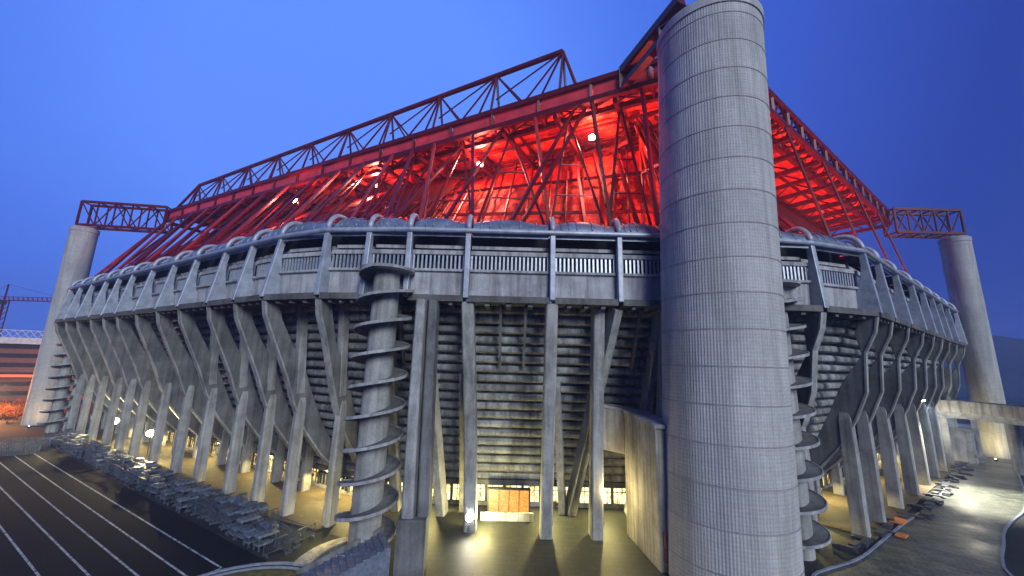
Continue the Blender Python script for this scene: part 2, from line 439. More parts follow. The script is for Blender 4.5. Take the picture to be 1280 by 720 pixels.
def rib(i, ring_q=0.0, th=.62):
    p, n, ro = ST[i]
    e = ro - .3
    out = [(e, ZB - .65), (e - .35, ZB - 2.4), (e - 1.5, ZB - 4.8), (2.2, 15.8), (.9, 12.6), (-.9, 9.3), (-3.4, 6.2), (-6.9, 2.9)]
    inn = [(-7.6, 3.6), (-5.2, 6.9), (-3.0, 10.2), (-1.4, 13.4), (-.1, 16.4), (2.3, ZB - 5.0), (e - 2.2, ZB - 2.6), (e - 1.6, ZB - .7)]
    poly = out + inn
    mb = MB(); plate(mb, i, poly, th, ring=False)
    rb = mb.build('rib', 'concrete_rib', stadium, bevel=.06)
    # pale nosing along the outer edge of the rib
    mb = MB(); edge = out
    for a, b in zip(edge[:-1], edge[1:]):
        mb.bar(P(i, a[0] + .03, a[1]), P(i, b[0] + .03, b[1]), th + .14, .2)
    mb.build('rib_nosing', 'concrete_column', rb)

left_idx = list(range(2, 16)); right_idx = list(range(I_R0 - 1, I_R1 + 1))
for i in left_idx + right_idx:
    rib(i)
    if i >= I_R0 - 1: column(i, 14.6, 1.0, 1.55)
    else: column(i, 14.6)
for i in list(range(2, 15)) + list(range(I_R0, I_R1 + 1)):
    column(i, 9.2, .95, 1.2, -6.2, name='inner_column', mat='concrete')
    if i < NS - 1:                                       # a second one at mid bay
        pass
# straight upper arms between the column heads and the gallery on the near left bays
for i in (11, 12, 13, 14, 15):
    mb = MB(); mb.bar(P(i, .3, 13.8), P(i, 1.2, ZB - .7), .8, 1.0); mb.build('upper_arm', 'concrete', stadium, bevel=.05)
# full-height piers of the flat front, each with a raking strut behind it
def pier(pts, w, d, mat='concrete_column', name='pier'):
    """pts: (x, y, z, scale) up the pier; square shaft with chamfered front"""
    rings = []
    for x, y, z, s_ in pts:
        a, b, ch = w / 2 * s_, d / 2 * s_, .14
        rings.append([V((x + dx, y + dy, z)) for dx, dy in ((-a, b), (-a, -b + ch), (-a + ch, -b), (a - ch, -b), (a, -b + ch), (a, b))])
    m = 6; vs = [v for r in rings for v in r]; fs = [list(range(m))[::-1], [len(vs) - m + k for k in range(m)]]
    for k in range(len(rings) - 1): fs += [[k * m + q, k * m + (q + 1) % m, (k + 1) * m + (q + 1) % m, (k + 1) * m + q] for q in range(m)]
    return MB().add(vs, fs).build(name, mat, stadium, bevel=.04)
pier([(-3.9, 47.2, 0, 1), (-4.2, 45, 12, 1), (-4.8, 42.6, ZB - .6, 1)], 1.35, 1.7)
pier([(4.3, 46.0, 0, 1), (4.35, 44.4, 12, 1), (4.4, 42.4, ZB - .6, 1)], 1.3, 1.7)
pier([(9.7, 46.1, 0, 1), (9.75, 45.2, 12, 1), (9.9, 44.2, ZB - .6, 1)], 1.25, 1.8)
pier([(17.2, 46.1, 0, 1), (17.2, 45.0, 12, 1), (17.2, 42.4, ZB - .6, 1)], 1.3, 1.7)
pier([(25.2, 46.1, 0, 1), (25.2, 45.0, 12, 1), (25.2, 42.4, ZB - .6, 1)], 1.3, 1.7)
# big twin pier left of the plaza
pier([(-8.6, 37.8, 4.6, 1), (-9.0, 38.9, 14, .97), (-9.6, 41.4, ZB - .6, .95)], 1.05, 1.7)
pier([(-7.35, 38.3, 4.6, 1), (-7.8, 39.5, 14, .97), (-8.4, 41.8, ZB - .6, .95)], 1.0, 1.7, 'concrete_rib')
MB().box((-8.2, 38.0, 2.3), (2.5, 2.6, 4.6), R(4)).build('pier_plinth', 'concrete_rib', stadium, bevel=.08)
for a, b, w in (((-7.7, 51.4, 0), (-9.8, 43.5, ZB - .7), 1.0), ((7.8, 52.6, 0), (11.6, 43.0, ZB - .7), 1.0), ((7.0, 52.9, 0), (5.2, 44.5, 16), .8),
                ((-5.4, 53, 0), (-5.2, 45, 17), .8), ((15.3, 52.6, 0), (17.0, 44, ZB - .7), .9), ((21, 52.6, 0), (19.5, 44, ZB - .7), .9), ((-13.5, 52.5, 0), (-14.2, 44.5, ZB - .7), .9)):
    MB().bar(a, b, w, 1.5).build('raking_strut', 'concrete', stadium, bevel=.05)
for x in (-1.2, 1.6, 14.4, -12.6):
    MB().bar((x, 43.2, ZB - .75), (x, 47.2, 17.8), .28, .5).build('hanger', 'concrete_rib', stadium)

# ------------------------------------------------------------------ cylindrical towers
def tower(loc, r, h, label, lean=(0, 0), pitch=3.25, z0=2.0, ribs=True, seg=132):
    t = thing('concrete_tower', label, 'tower', loc)
    mb = MB(); vs = []; fs = []
    n = seg * 2
    zs = [0.0, h]
    for z in zs:
        for k in range(n):
            a = 2 * PI * k / n; rr = r - (.035 if k % 2 and ribs else 0)
            vs.append((lean[0] * z + rr * math.cos(a), lean[1] * z + rr * math.sin(a), z))
    fs += [[k, (k + 1) % n, n + (k + 1) % n, n + k] for k in range(n)]
    fs += [list(range(n))[::-1], list(range(n, 2 * n))]
    mb.add(vs, fs); sh = mb.build('shaft', 'tower', t)
    z = z0
    while z < h - 1.2:
        mb = MB(); N = 72; q = [(r - .1, z - .05), (r + .03, z - .05), (r + .03, z + .05), (r - .1, z + .05)]
        vs = [(lean[0] * zz + rr * math.cos(2 * PI * k / N), lean[1] * zz + rr * math.sin(2 * PI * k / N), zz) for k in range(N) for rr, zz in q]
        fs = [[k * 4 + a, k * 4 + (a + 1) % 4, ((k + 1) % N) * 4 + (a + 1) % 4, ((k + 1) % N) * 4 + a] for k in range(N) for a in range(4)]
        mb.add(vs, fs).build('joint_band', 'tower_joint', t)
        z += pitch
    mb = MB(); mb.lathe([(r + .12, h - 1.0), (r + .12, h + .05), (r - .4, h + .35)], 72, top=lean)
    mb.build('cap', 'tower', t, smooth=False)
    return t
tower((20.0, 38.7, 0), 5.42, 55.9, 'huge ribbed concrete cylinder tower standing in front of the gallery ring', lean=(.034, 0), pitch=3.22, z0=2.2)
tower((-119.4, 104.2, 0), 2.75, 51, 'slim pale tower under the left end of the red roof', lean=(.055, -.05), pitch=60, z0=49, seg=40, ribs=False)
tower((112.6, 94.6, 0), 2.75, 51, 'slim pale tower beyond the curved ramp bridge, lit at its foot', lean=(-.07, -.055), pitch=60, z0=49, seg=40, ribs=False)

# ------------------------------------------------------------------ red steel roof
ZG1, ZG0 = 58.0, 55.6
K = V((25, 41.8)); RL = V((-98, 105)); RRc = V((94, 92))
dirL = (RL - K).normalized(); dirR = (RRc - K).normalized()
mL = V((.457, .889)).normalized(); mR = V((-dirR.y, dirR.x))
def G(side, t, off=0.0, z=0.0):
    a, d, m = (K, RL - K, mL) if side == 'L' else (K, RRc - K, mR)
    q = a + d * t + m * off; return V((q.x, q.y, z))
roof = thing('stadium_roof', 'red lattice steel roof lit from below above the concrete ring', 'roof')
def girder(side, t0, t1, n, panels, depth=2.9, zt=ZG1):
    z1 = zt; z0 = zt - depth
    mb = MB()
    for off in (0, 3.2):
        for z in (z0, z1):
            mb.bar(G(side, t0, off, z), G(side, t1, off, z), .7, .75)
    for k in range(n + 1):
        t = t0 + (t1 - t0) * k / n
        mb.bar(G(side, t, 0, z0), G(side, t, 0, z1), .4, .4); mb.bar(G(side, t, 3.2, z0), G(side, t, 3.2, z1), .3, .3)
        mb.bar(G(side, t, 0, z0), G(side, t, 3.2, z0), .3, .3); mb.bar(G(side, t, 0, z1), G(side, t, 3.2, z1), .3, .3)
    for k in range(n):
        a, b = t0 + (t1 - t0) * k / n, t0 + (t1 - t0) * (k + 1) / n
        mb.tube(G(side, a, 3.2, z0), G(side, b, 3.2, z1), .14)
        mb.tube(G(side, a, 0, z0), G(side, b, 3.2, z0), .12)
        if not panels:
            mb.tube(G(side, a, 0, z0), G(side, (a + b) / 2, 0, z1), .18); mb.tube(G(side, (a + b) / 2, 0, z1), G(side, b, 0, z0), .18)
    g = mb.build('edge_girder', 'red_steel', roof)
    if panels:
        for k in range(n):
            a, b = t0 + (t1 - t0) * (k + .04) / n, t0 + (t1 - t0) * (k + .96) / n
            mb = MB(); mb.prism([G(side, a, .12, z0 + .3), G(side, b, .12, z0 + .3), G(side, b, .12, z1 - .3), G(side, a, .12, z1 - .3)],
                                [G(side, a, .2, z0 + .3), G(side, b, .2, z0 + .3), G(side, b, .2, z1 - .3), G(side, a, .2, z1 - .3)])
            mb.build('cladding_panel', 'girder_panel', g)
    return g
girder('L', -.0, 1.0, 17, True)
girder('R', -.09, 1.0, 16, False, 3.2)

def top_truss(side, t0, t1, n, h=8.3, h1=6.6, w=3.2):
    mb = MB(); c = w / 2; Z1 = lambda k: ZG1 + h + (h1 - h) * k / n
    A = [t0 + (t1 - t0) * k / n for k in range(n + 1)]
    for k in range(n): mb.bar(G(side, A[k], c, Z1(k)), G(side, A[k + 1], c, Z1(k + 1)), .6, .6)
    for k, a in enumerate(A):
        top = G(side, a, c, Z1(k))
        for o in (0, w):
            mb.tube(top, G(side, a, o, ZG1), .2)
            if k < n: mb.tube(top, G(side, (a + A[k + 1]) / 2, o, ZG1), .17)
            if k > 0: mb.tube(top, G(side, (a + A[k - 1]) / 2, o, ZG1), .17)
        if k < n:
            mb.tube(top, G(side, A[k + 1], c, ZG1 + h * .42), .13)
    e = (t1 - t0) / n * .55
    for o in (0, w):
        mb.bar(G(side, A[-1], c, Z1(n)), G(side, A[-1] + e, o, ZG1), .45, .45)
        mb.tube(G(side, A[0], c, Z1(0)), G(side, A[0] - e * .4, o, ZG1), .24)
    mb.build('top_truss', 'red_steel', roof)
top_truss('L', .152, .925, 9)

# brackets that carry the roof corners on the towers
def bracket(a, b, zt, zb, za0=None):
    mb = MB(); a, b = V(a), V(b); d = (b - a).normalized(); s_ = V((-d.y, d.x)) * 1.5
    pt = lambda p, o, z: V((p.x + o * s_.x, p.y + o * s_.y, z))
    for o in (-1, 1):
        mb.bar(pt(a, o, zt), pt(b, o, zt), .55, .6); mb.bar(pt(a, o, zb), pt(b, o, zb), .55, .6)
        n = 5
        for k in range(n + 1):
            p = a.lerp(b, k / n); mb.bar(pt(p, o, zb), pt(p, o, zt), .42 if k in (0, n) else .26, .42 if k in (0, n) else .26)
            if k < n:
                q = a.lerp(b, (k + 1) / n); lo, hi = (zb, zt) if k % 2 else (zt, zb); mb.tube(pt(p, o, lo), pt(q, o, hi), .17)
    for k in range(6):
        p = a.lerp(b, k / 5); mb.bar(pt(p, -1, zt), pt(p, 1, zt), .3, .3); mb.bar(pt(p, -1, zb), pt(p, 1, zb), .3, .3)
    return mb.build('tower_bracket', 'red_steel', roof)
bracket((-118.2, 102.0), (-97.2, 104.6), 58.6, 52.0)
bracket((110.0, 91.6), (93.5, 91.6), 58.0, 52.0)
mb = MB(); mb.bar((18.6, 37.6, 59.6), G('L', .085, 0, ZG1 + .1), 1.3, 1.0); mb.bar((18.0, 38.6, 56.9), G('L', .085, 0, ZG0), 1.0, .8)
mb.bar((19.4, 37.4, 57.0), G('R', -.09, 0, ZG1), .9, .8)
mb.bar(G('L', .085, 0, ZG0 - .2), G('L', .085, 0, ZG1 + .4), 1.2, .9)
mb.build('tower_bracket', 'red_steel', roof)
for a, b in (((-114.8, 100.6, 51.4), (-116.2, 101.8, 41.5)), ((107.2, 90.9, 51.4), (108.4, 92, 41.5))):
    mb = MB(); mb.bar(a, b, .8, .8); mb.build('tower_post', 'red_steel', roof)

# ring-top to girder struts (one pale raker and one lattice brace per bay)
def gx(x):   # girder parameter from a plan x on the left girder
    return max(0.02, min(1.0, (x - K.x) / (RL.x - K.x)))
def gxr(x): return max(0.0, min(1.0, (x - K.x) / (RRc.x - K.x)))
tops = {}
for i in range(2, I_R1):
    p, n, ro = ST[i]
    if p.x < 22:
        side, t = 'L', gx(p.x * 1.06 - 2.0)
    else:
        side, t = 'R', gxr(p.x + 1.0)
    tops[i] = (side, t)
for i in range(2, I_R1):
    side, t = tops[i]
    if side == 'R' and i % 2: continue
    mb = MB(); rw = .42 if side == 'L' else .26
    mb.bar(Q(i, -3.4, ZR + 1.6), G(side, t, 0.2, ZG0 + .1), rw, rw)
    mb.build('raker', 'red_pale' if i % 2 and side == 'L' else 'red_steel', roof)
    if i + 1 in tops and tops[i + 1][0] == side and side == 'L':
        t2 = tops[i + 1][1]
        mb = MB(); mb.tube(Q(i, -5.0, ZR + 1.4), G(side, (t + t2) / 2, 3.2, ZG0), .2); mb.tube(Q(i + 1, -5.0, ZR + 1.4), G(side, (t + t2) / 2, 3.2, ZG0), .2)
        for f in (.3, .55, .8):
            a = Q(i, -5, ZR + 1.4).lerp(G(side, (t + t2) / 2, 3.2, ZG0), f); b = Q(i + 1, -5, ZR + 1.4).lerp(G(side, (t + t2) / 2, 3.2, ZG0), f)
            mb.tube(a, b, .13)
        mb.build('lattice_brace', 'red_steel', roof)

# raking red screen behind the struts
def B(i, z=ZG0 + .3, depth=15.0):
    side, t = tops[i]; return G(side, min(1.0, t + .02), depth, z)
def wrinkle(p, s, a): return a * mnoise.noise(V((p.x * s, p.y * s, p.z * s))) + a * .5 * mnoise.noise(V((p.x * s * 2.7, p.y * s * 2.7, p.z * s * 2.7)))
keys = sorted(tops)
for i in keys[:-1]:
    j = i + 1
    a0, b0 = Q(i, -9.5, ZR + 1.3), Q(j, -9.5, ZR + 1.3); a1, b1 = B(i), B(j)
    N = 18; vs = []; fs = []
    nrm = (b0 - a0).cross(a1 - a0)
    nrm = nrm.normalized() if nrm.length > 1e-5 else V((0, -1, 0))
    if nrm.y > 0: nrm = -nrm
    for u in range(N + 1):
        for v in range(N + 1):
            p = a0.lerp(b0, u / N).lerp(a1.lerp(b1, u / N), v / N)
            w = math.sin(PI * u / N) * math.sin(PI * v / N)
            vs.append(p + nrm * (wrinkle(p, .8 if i < 15 else .3, 1.5) * w + .5 * w))
    for u in range(N):
        for v in range(N): fs.append([u * (N + 1) + v, (u + 1) * (N + 1) + v, (u + 1) * (N + 1) + v + 1, u * (N + 1) + v + 1])
    sp = MB().add(vs, fs).build('screen_panel', 'membrane', roof, recalc=False)
    mb = MB(); off = nrm * 1.2
    near = -14 < ST[i][0].x < 24
    for u in (0, .33, .66):
        p, q = a0.lerp(b0, u) + off, a1.lerp(b1, u) + off; mb.tube(p, q, .2)
        if near: continue
        p2, q2 = a0.lerp(b0, u + .33) + off, a1.lerp(b1, u + .33) + off
        for f in (.0, .25, .5, .75):
            mb.tube(p.lerp(q, f), p2.lerp(q2, f + .25), .1)
            if u == 0: mb.tube(p.lerp(q, f + .2), (b0 + off).lerp(b1 + off, f + .2), .11)
    for f in ((.25, .6, .92) if near else (.08, .2, .32, .44, .56, .68, .8, .92)):
        mb.bar(a0.lerp(a1, f) + off, b0.lerp(b1, f) + off, .3, .42)
    mb.build('screen_frame', 'red_steel', sp)
    if -14 < ST[i][0].x < 24: continue
    mb = MB(); off = nrm * 3.6
    for u in (.0, .25, .5, .75):
        p, q = a0.lerp(b0, u) + off, a1.lerp(b1, u) + nrm * 2.0; p2, q2 = a0.lerp(b0, u + .25) + off, a1.lerp(b1, u + .25) + nrm * 2.0
        mb.tube(p, q, .2); mb.tube(p, q2, .17)
        for f in (.15, .5): mb.tube(p.lerp(q, f), p2.lerp(q2, f + .35), .09); mb.tube(p.lerp(q, f + .35), p2.lerp(q2, f), .09)
    mb.build('lattice_frame', 'red_steel', roof)

# a few bold members near the tower: twin raking struts and dark posts
for a, b, w in (((-.6, 43.5, ZR + 1.5), (8.5, 52.5, ZG0), .42), ((.8, 43.4, ZR + 1.5), (10.2, 51.8, ZG0), .42), ((12.6, 45.4, ZR + 1.4), (13.6, 62, ZG0 - 1), .5), ((15.6, 45.4, ZR + 1.4), (16.6, 60, ZG0 - 1), .5),
                ((9.0, 45.5, ZR + 1.4), (10.5, 63, ZG0 - 1), .4), ((-9, 45, ZR + 1.4), (-2.5, 58, ZG0), .36), ((-16, 46, ZR + 1.4), (-9, 62, ZG0), .36)):
    mb = MB(); mb.bar(a, b, w, w); mb.build('brace', 'red_steel', roof)
# roof sheeting in bays, each slightly billowed, with deep beams between
def roof_bays(side, t0, t1, n, depth, zc):
    for k in range(n):
        a, b = t0 + (t1 - t0) * k / n, t0 + (t1 - t0) * (k + 1) / n
        NU, NV = 6, 18; vs = []; fs = []
        for u in range(NU + 1):
            for v in range(NV + 1):
                p = G(side, a + (b - a) * u / NU, .6 + depth * v / NV, zc)
                sag = -.9 * math.sin(PI * u / NU) * abs(math.sin(PI * v / 3.0))
                p.z += sag + (wrinkle(p, .5, .5) if 0 < u < NU else 0); vs.append(p)
        for u in range(NU):
            for v in range(NV): fs.append([u * (NV + 1) + v, (u + 1) * (NV + 1) + v, (u + 1) * (NV + 1) + v + 1, u * (NV + 1) + v + 1])
        o = MB().add(vs, fs).build('roof_sheet', 'membrane', roof, recalc=False)
        so = o.modifiers.new('thick', 'SOLIDIFY'); so.thickness = .15; so.offset = 1
    for k in range(n + 1):
        a = t0 + (t1 - t0) * k / n; mb = MB()
        zt, zb = zc - .3, zc - 3.0
        mb.bar(G(side, a, .3, zt), G(side, a, depth, zt), .45, .5); mb.bar(G(side, a, .3, zb), G(side, a, depth, zb), .55, .75)
        m = 10
        for q in range(m):
            o0, o1 = .3 + (depth - .3) * q / m, .3 + (depth - .3) * (q + 1) / m
            mb.tube(G(side, a, o0, zb if q % 2 else zt), G(side, a, o1, zt if q % 2 else zb), .16)
        mb.build('roof_beam', 'red_steel', roof)
    for k, o in enumerate((4, 8, 12, 17, 23, 30)):
        mb = MB(); mb.bar(G(side, t0, o, zc - 1.2), G(side, t1, o, zc - 1.2), .3, .45); mb.build('purlin', 'red_steel', roof)
roof_bays('L', 0.03, .99, 15, 46, ZG1 - .7)
roof_bays('R', 0.05, .99, 13, 40, ZG1 - .75)

# ------------------------------------------------------------------ floodlights
def light(name, kind, loc, energy, col, size=.4, target=None, angle=100, blend=.5):
    l = bpy.data.lights.new(name, kind); l.energy = energy; l.color = col
    if kind in ('POINT', 'SPOT'): l.shadow_soft_size = size
    if kind == 'SPOT': l.spot_size = R(angle); l.spot_blend = blend
    o = bpy.data.objects.new(name, l); COL.objects.link(o); o.location = loc
    if target is not None: o.rotation_euler = (V(target) - V(loc)).to_track_quat('-Z', 'Y').to_euler()
    return o
def floodlight(loc, target, label, lens, size=.5, group=None, pole=None):
    d = (V(target) - V(loc)).normalized(); q = d.to_track_quat('-Z', 'Y')
    t = thing('floodlight', label, 'lamp', loc, group=group); t.rotation_euler = q.to_euler()
    s = size
    mb = MB(); mb.prism([V((-s, -s * .7, .5 * s)), V((s, -s * .7, .5 * s)), V((s, s * .7, .5 * s)), V((-s, s * .7, .5 * s))],
                        [V((-s * .6, -s * .4, 1.3 * s)), V((s * .6, -s * .4, 1.3 * s)), V((s * .6, s * .4, 1.3 * s)), V((-s * .6, s * .4, 1.3 * s))])
    mb.build('housing', 'housing', t)
    mb = MB(); mb.lathe([(.62 * s, .36 * s), (.74 * s, .40 * s), (.74 * s, .5 * s)], 20); mb.build('lens', lens, t)
    if pole:
        mb = MB(); inv = q.to_matrix().inverted()
        mb.tube(inv @ V((0, 0, 0)) + V((0, 0, 1.2 * s)), inv @ V((0, 0, -pole)) + V((0, 0, 1.2 * s)), .07); mb.build('stand', 'housing', t)
    return t
RED = (1, .20, .13)
CAMP = V((0, 0, 18))
roof_spots = [((12.4, 57.5, 54.6), 'brightest roof floodlight, nearest the big ribbed tower'), ((-6.4, 65, 53.4), 'roof floodlight hung behind the girder left of the tall red post'),
              ((0.0, 70, 50.3), 'low roof floodlight beside the pair of raking red struts'), ((-46, 77, 50.5), 'small farthest-left roof floodlight under the red sheeting'),
              ((-29, 75, 53.6), 'roof floodlight between the farthest one and the middle of the girder')]
for p, lab in roof_spots:
    floodlight(p, V(p).lerp(CAMP, .2) + V((0, 0, 2)), lab, 'lamp_roof', .62, 'floodlights under the red roof')
    d = (CAMP - V(p)).normalized()
    light('roof_lamp', 'POINT', V(p) + d * .9, 4200, RED, .35)
# unseen red wash lights added on the gallery roof, aimed up at the sheeting
for i in range(3, I_R1 - 1, 1):
    side, t = tops[i]
    p = Q(i, -7.2 if side == 'L' else -5.4, ZR + 2.0); tgt = G(side, t, 6.0 if side == 'L' else 8.0, ZG0 - (0 if side == 'L' else 8))
    if i % 2 == 0:
        light('roof_wash', 'SPOT', p, (3300 if ST[i][0].x > -14 else 5200) if side == 'L' else 20000, RED, .3, tgt, 120, .8)

# ------------------------------------------------------------------ spiral ramps
def spiral(loc, label, h=27.4, pitch=3.0, r0=1.4, r1=2.8, a0=0.0, turns=None):
    t = thing('spiral_ramp', label, 'spiral ramp', loc)
    mb = MB(); mb.lathe([(r0 * 1.05, 0), (r0, h * .5), (r0 * .96, h + .2)], 40); mb.build('core', 'concrete_column', t, smooth=False)
    n = 40; T = h / pitch; steps = int(T * n); vs = []; fs = []
    sec = [(r0 - .15, -.10), (r1, -.16), (r1, .08), (r0 - .15, .06)]
    for k in range(steps + 1):
        a = a0 + 2 * PI * k / n; z = .6 + (h - .6) * k / steps
        for r, dz in sec: vs.append((r * math.cos(a), r * math.sin(a), z + dz))
    for k in range(steps):
        for q in range(4): fs.append([k * 4 + q, k * 4 + (q + 1) % 4, (k + 1) * 4 + (q + 1) % 4, (k + 1) * 4 + q])
    fs += [[3, 2, 1, 0], [steps * 4 + q for q in range(4)]]
    MB().add(vs, fs).build('ramp_slab', 'concrete_rib', t)
    vs = []; fs = []; sec = [(r1 - .02, -.13), (r1 + .08, -.13), (r1 + .08, .15), (r1 - .02, .15)]
    for k in range(steps + 1):
        a = a0 + 2 * PI * k / n; z = .6 + (h - .6) * k / steps
        for r, dz in sec: vs.append((r * math.cos(a), r * math.sin(a), z + dz))
    for k in range(steps):
        for q in range(4): fs.append([k * 4 + q, k * 4 + (q + 1) % 4, (k + 1) * 4 + (q + 1) % 4, (k + 1) * 4 + q])
    fs += [[3, 2, 1, 0], [steps * 4 + q for q in range(4)]]
    MB().add(vs, fs).build('ramp_edge', 'concrete_light', t)
    mb = MB(); mb.lathe([(r1 + .02, h - .05), (r1 + .08, h + .22), (r1 - .5, h + .4)], 40); mb.build('top_landing', 'concrete_light', t)
    return t
spiral((-13.4, 40.9, 0), 'spiral ramp round a pale column left of the plaza, with stairs at its foot', a0=R(205))
spiral((29.4, 43.4, 0), 'spiral ramp half hidden behind the right side of the ribbed tower', a0=R(120), r1=2.8)
spiral((-104.5, 94.5, 0), 'small distant spiral ramp beside the slim left tower', h=22, a0=R(20), r0=1.1, r1=2.6, pitch=2.6)

# broad stair flight at the foot of the left ramp
fl = thing('stair_flight', 'broad blue-grey stair flight at the foot of the left spiral ramp', 'stairs', (-10.9, 38.7, 0), R(208))
mb = MB(); n = 12
for k in range(n):
    z = 2.3 * (1 - (k + 1) / n); mb.box((.55 * k, 0, z / 2 + .05), (.56, 3.4, z + .1))
mb.build('tread', 'table_top', fl)
for s_ in (-1,):
    mb = MB(); mb.prism([V((-.3, s_ * 1.75, 0)), V((6.7, s_ * 1.75, 0)), V((6.7, s_ * 1.75, .3)), V((-.3, s_ * 1.75, 2.7))], [V((-.3, s_ * 1.95, 0)), V((6.7, s_ * 1.95, 0)), V((6.7, s_ * 1.95, .3)), V((-.3, s_ * 1.95, 2.7))])
    mb.build('side_wall', 'concrete_rib', fl)
# ------------------------------------------------------------------ portal wall by the tower, kiosk
pw = thing('portal_wall', 'board-marked concrete portal wall between the plaza and the ribbed tower', 'wall', (0, 0, 0))
def wallpoly(pts, th, nrm): 
    n = V(nrm).normalized() * th; return MB().prism([V(p) for p in pts], [V(p) + n for p in pts])
A_, B_ = V((10.1, 46.4, 0)), V((13.3, 46.9, 0)); C_ = V((13.9, 38.9, 0))
wallpoly([(13.3, 47.0, 0), (14.0, 39.0, 0), (14.0, 39.0, 12.3), (13.3, 47.0, 12.9)], 2.0, (1, .09, 0)).build('side_wall', 'concrete_wall', pw, bevel=.05)
wallpoly([(10.2, 46.55, 8.9), (13.28, 46.85, 8.3), (13.28, 46.85, 12.9), (10.2, 46.55, 13.5)], .8, (-.05, 1, 0)).build('lintel', 'concrete_wall', pw, bevel=.05)
wallpoly([(10.2, 46.2, 13.52), (13.1, 46.9, 12.92), (13.9, 38.8, 12.32), (16.2, 38.8, 12.32), (15.6, 48.2, 12.92), (10.2, 47.6, 13.52)], .35, (0, 0, 1)).build('coping', 'concrete_light', pw)
wallpoly([(14.35, 38.95, .2), (15.4, 38.95, .2), (15.4, 38.95, 3.4), (14.35, 38.95, 3.4)], .05, (0, -1, 0)).build('painted_panel', 'rust_poster', pw)
ks = thing('display_kiosk', 'glowing orange display stand in the middle of the plaza entrance', 'kiosk', (.3, 51.2, 0))
MB().box((0, .3, 1.75), (5.2, .5, 2.75)).build('cabinet', 'housing', ks)
for x in (-1.83, -.61, .61, 1.83):
    MB().box((x, 0, 1.75), (1.14, .08, 2.4)).build('display_panel', 'screen_orange', ks)
mb = MB()
for x in (-2.44, -1.22, 0, 1.22, 2.44): mb.box((x, -.02, 1.75), (.08, .16, 2.6))
for z in (.5, 3.0): mb.box((0, -.02, z), (5.0, .12, .1))
mb.build('frame', 'housing', ks)
for x in (-2, 2): MB().box((x, .3, .19), (.3, .6, .38)).build('foot', 'housing', ks)
MB().box((-.2, -1.3, .45), (6.2, .35, .9)).build('counter', 'concrete_light', ks)

# ------------------------------------------------------------------ ramp bridge on the right
br = thing('ramp_bridge', 'curved concrete ramp bridge leaving the right end of the stadium', 'bridge')
pts = [V((90, 87, 12.4)), V((94.5, 83.5, 12.3)), V((97.5, 78.5, 12.1)), V((99, 72, 11.8)), V((99.5, 64, 11.5)), V((99.5, 54, 11.2)), V((99, 42, 10.8))]
def sweep(sec):
    vs = []; fs = []; m = len(sec)
    for k, p in enumerate(pts):
        d = (pts[min(k + 1, len(pts) - 1)] - pts[max(k - 1, 0)]); s_ = V((d.y, -d.x, 0)).normalized()
        for a, z in sec: vs.append(p - s_ * a * -1 + V((0, 0, z)))
    for k in range(len(pts) - 1): fs += [[k * m + q, k * m + (q + 1) % m, (k + 1) * m + (q + 1) % m, (k + 1) * m + q] for q in range(m)]
    fs += [list(range(m))[::-1], [len(vs) - m + q for q in range(m)]]
    return MB().add(vs, fs)
sweep([(-2.6, -1.0), (2.6, -1.0), (1.2, -3.0), (-1.2, -3.0)][::-1]).build('deck', 'concrete_light', br)
for a in (-2.6, 2.4): sweep([(a, -1.7), (a + .22, -1.7), (a + .22, .55), (a, .55)]).build('parapet', 'concrete_wall', br)
for p in (V((97.2, 78.5, 0)), V((99.4, 62, 0))): MB().lathe([(.9, 0), (.9, 10.2)], 20, c=p).build('pier', 'concrete', br, smooth=False)
# low lodge behind the bridge
lg = thing('entrance_lodge', 'low pale lodge with dark windows behind the ramp bridge', 'building', (101.5, 92.5, 0), R(42))
MB().box((0, 0, 3.2), (13, 5, 6.4)).build('wall', 'concrete_light', lg, bevel=.05)
MB().box((0, 0, 6.6), (13.8, 5.8, .4)).build('roof', 'concrete', lg)
MB().box((0, -2.7, 1.6), (13.6, .5, .5)).build('ledge', 'concrete_wall', lg)
for x in (-4.6, -1.5, 1.6, 4.7):
    MB().box((x, -2.52, 4.1), (2.4, .1, 2.9)).build('window', 'dark_glass', lg)
MB().box((-3.5, -2.9, 6.0), (.9, .9, 12)).build('post', 'concrete_light', lg)

# ------------------------------------------------------------------ ground, lot, path
g = MB(); g.prism([V((-900, -120, -.6)), V((900, -120, -.6)), V((900, 1500, -.6)), V((-900, 1500, -.6))], [V((-900, -120, -.0)), V((900, -120, 0)), V((900, 1500, 0)), V((-900, 1500, 0))])
struct('ground', g, 'ground')
def sheet(name, pts, z, mat, th=.05):
    mb = MB(); mb.prism([V((x, y, z - th)) for x, y in pts], [V((x, y, z)) for x, y in pts]); return struct(name, mb, mat)
e2 = V((.52, .853)).normalized(); e1 = V((-.853, .52)).normalized()
def LP(s_, n): q = e1 * s_ + e2 * n; return (q.x, q.y)
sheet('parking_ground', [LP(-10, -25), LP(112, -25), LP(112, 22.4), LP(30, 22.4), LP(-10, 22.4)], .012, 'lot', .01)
s_near = e1.dot(V((-24.6, 37.9))); s_far = e1.dot(V((-83.6, 73.8)))
for k, n in enumerate((19.6, 17.4, 15.25, 13.1, 10.9, 8.7, 6.5, 4.3, 2.1)):
    a = s_near if k == 0 else -5
    mb = MB(); w = .085
    q = [LP(a, n - w), LP(s_far + 2, n - w), LP(s_far + 2, n + w), LP(a, n + w)]
    mb.prism([V((x, y, .013)) for x, y in q], [V((x, y, .018)) for x, y in q]); struct('road_marking', mb, 'paint_white')
mb = MB(); q = [LP(s_near - .2, 17.5), LP(s_near, 17.5), LP(s_near, 19.5), LP(s_near - .2, 19.5)]
mb.prism([V((x, y, .013)) for x, y in q], [V((x, y, .018)) for x, y in q]); struct('road_marking', mb, 'paint_white')
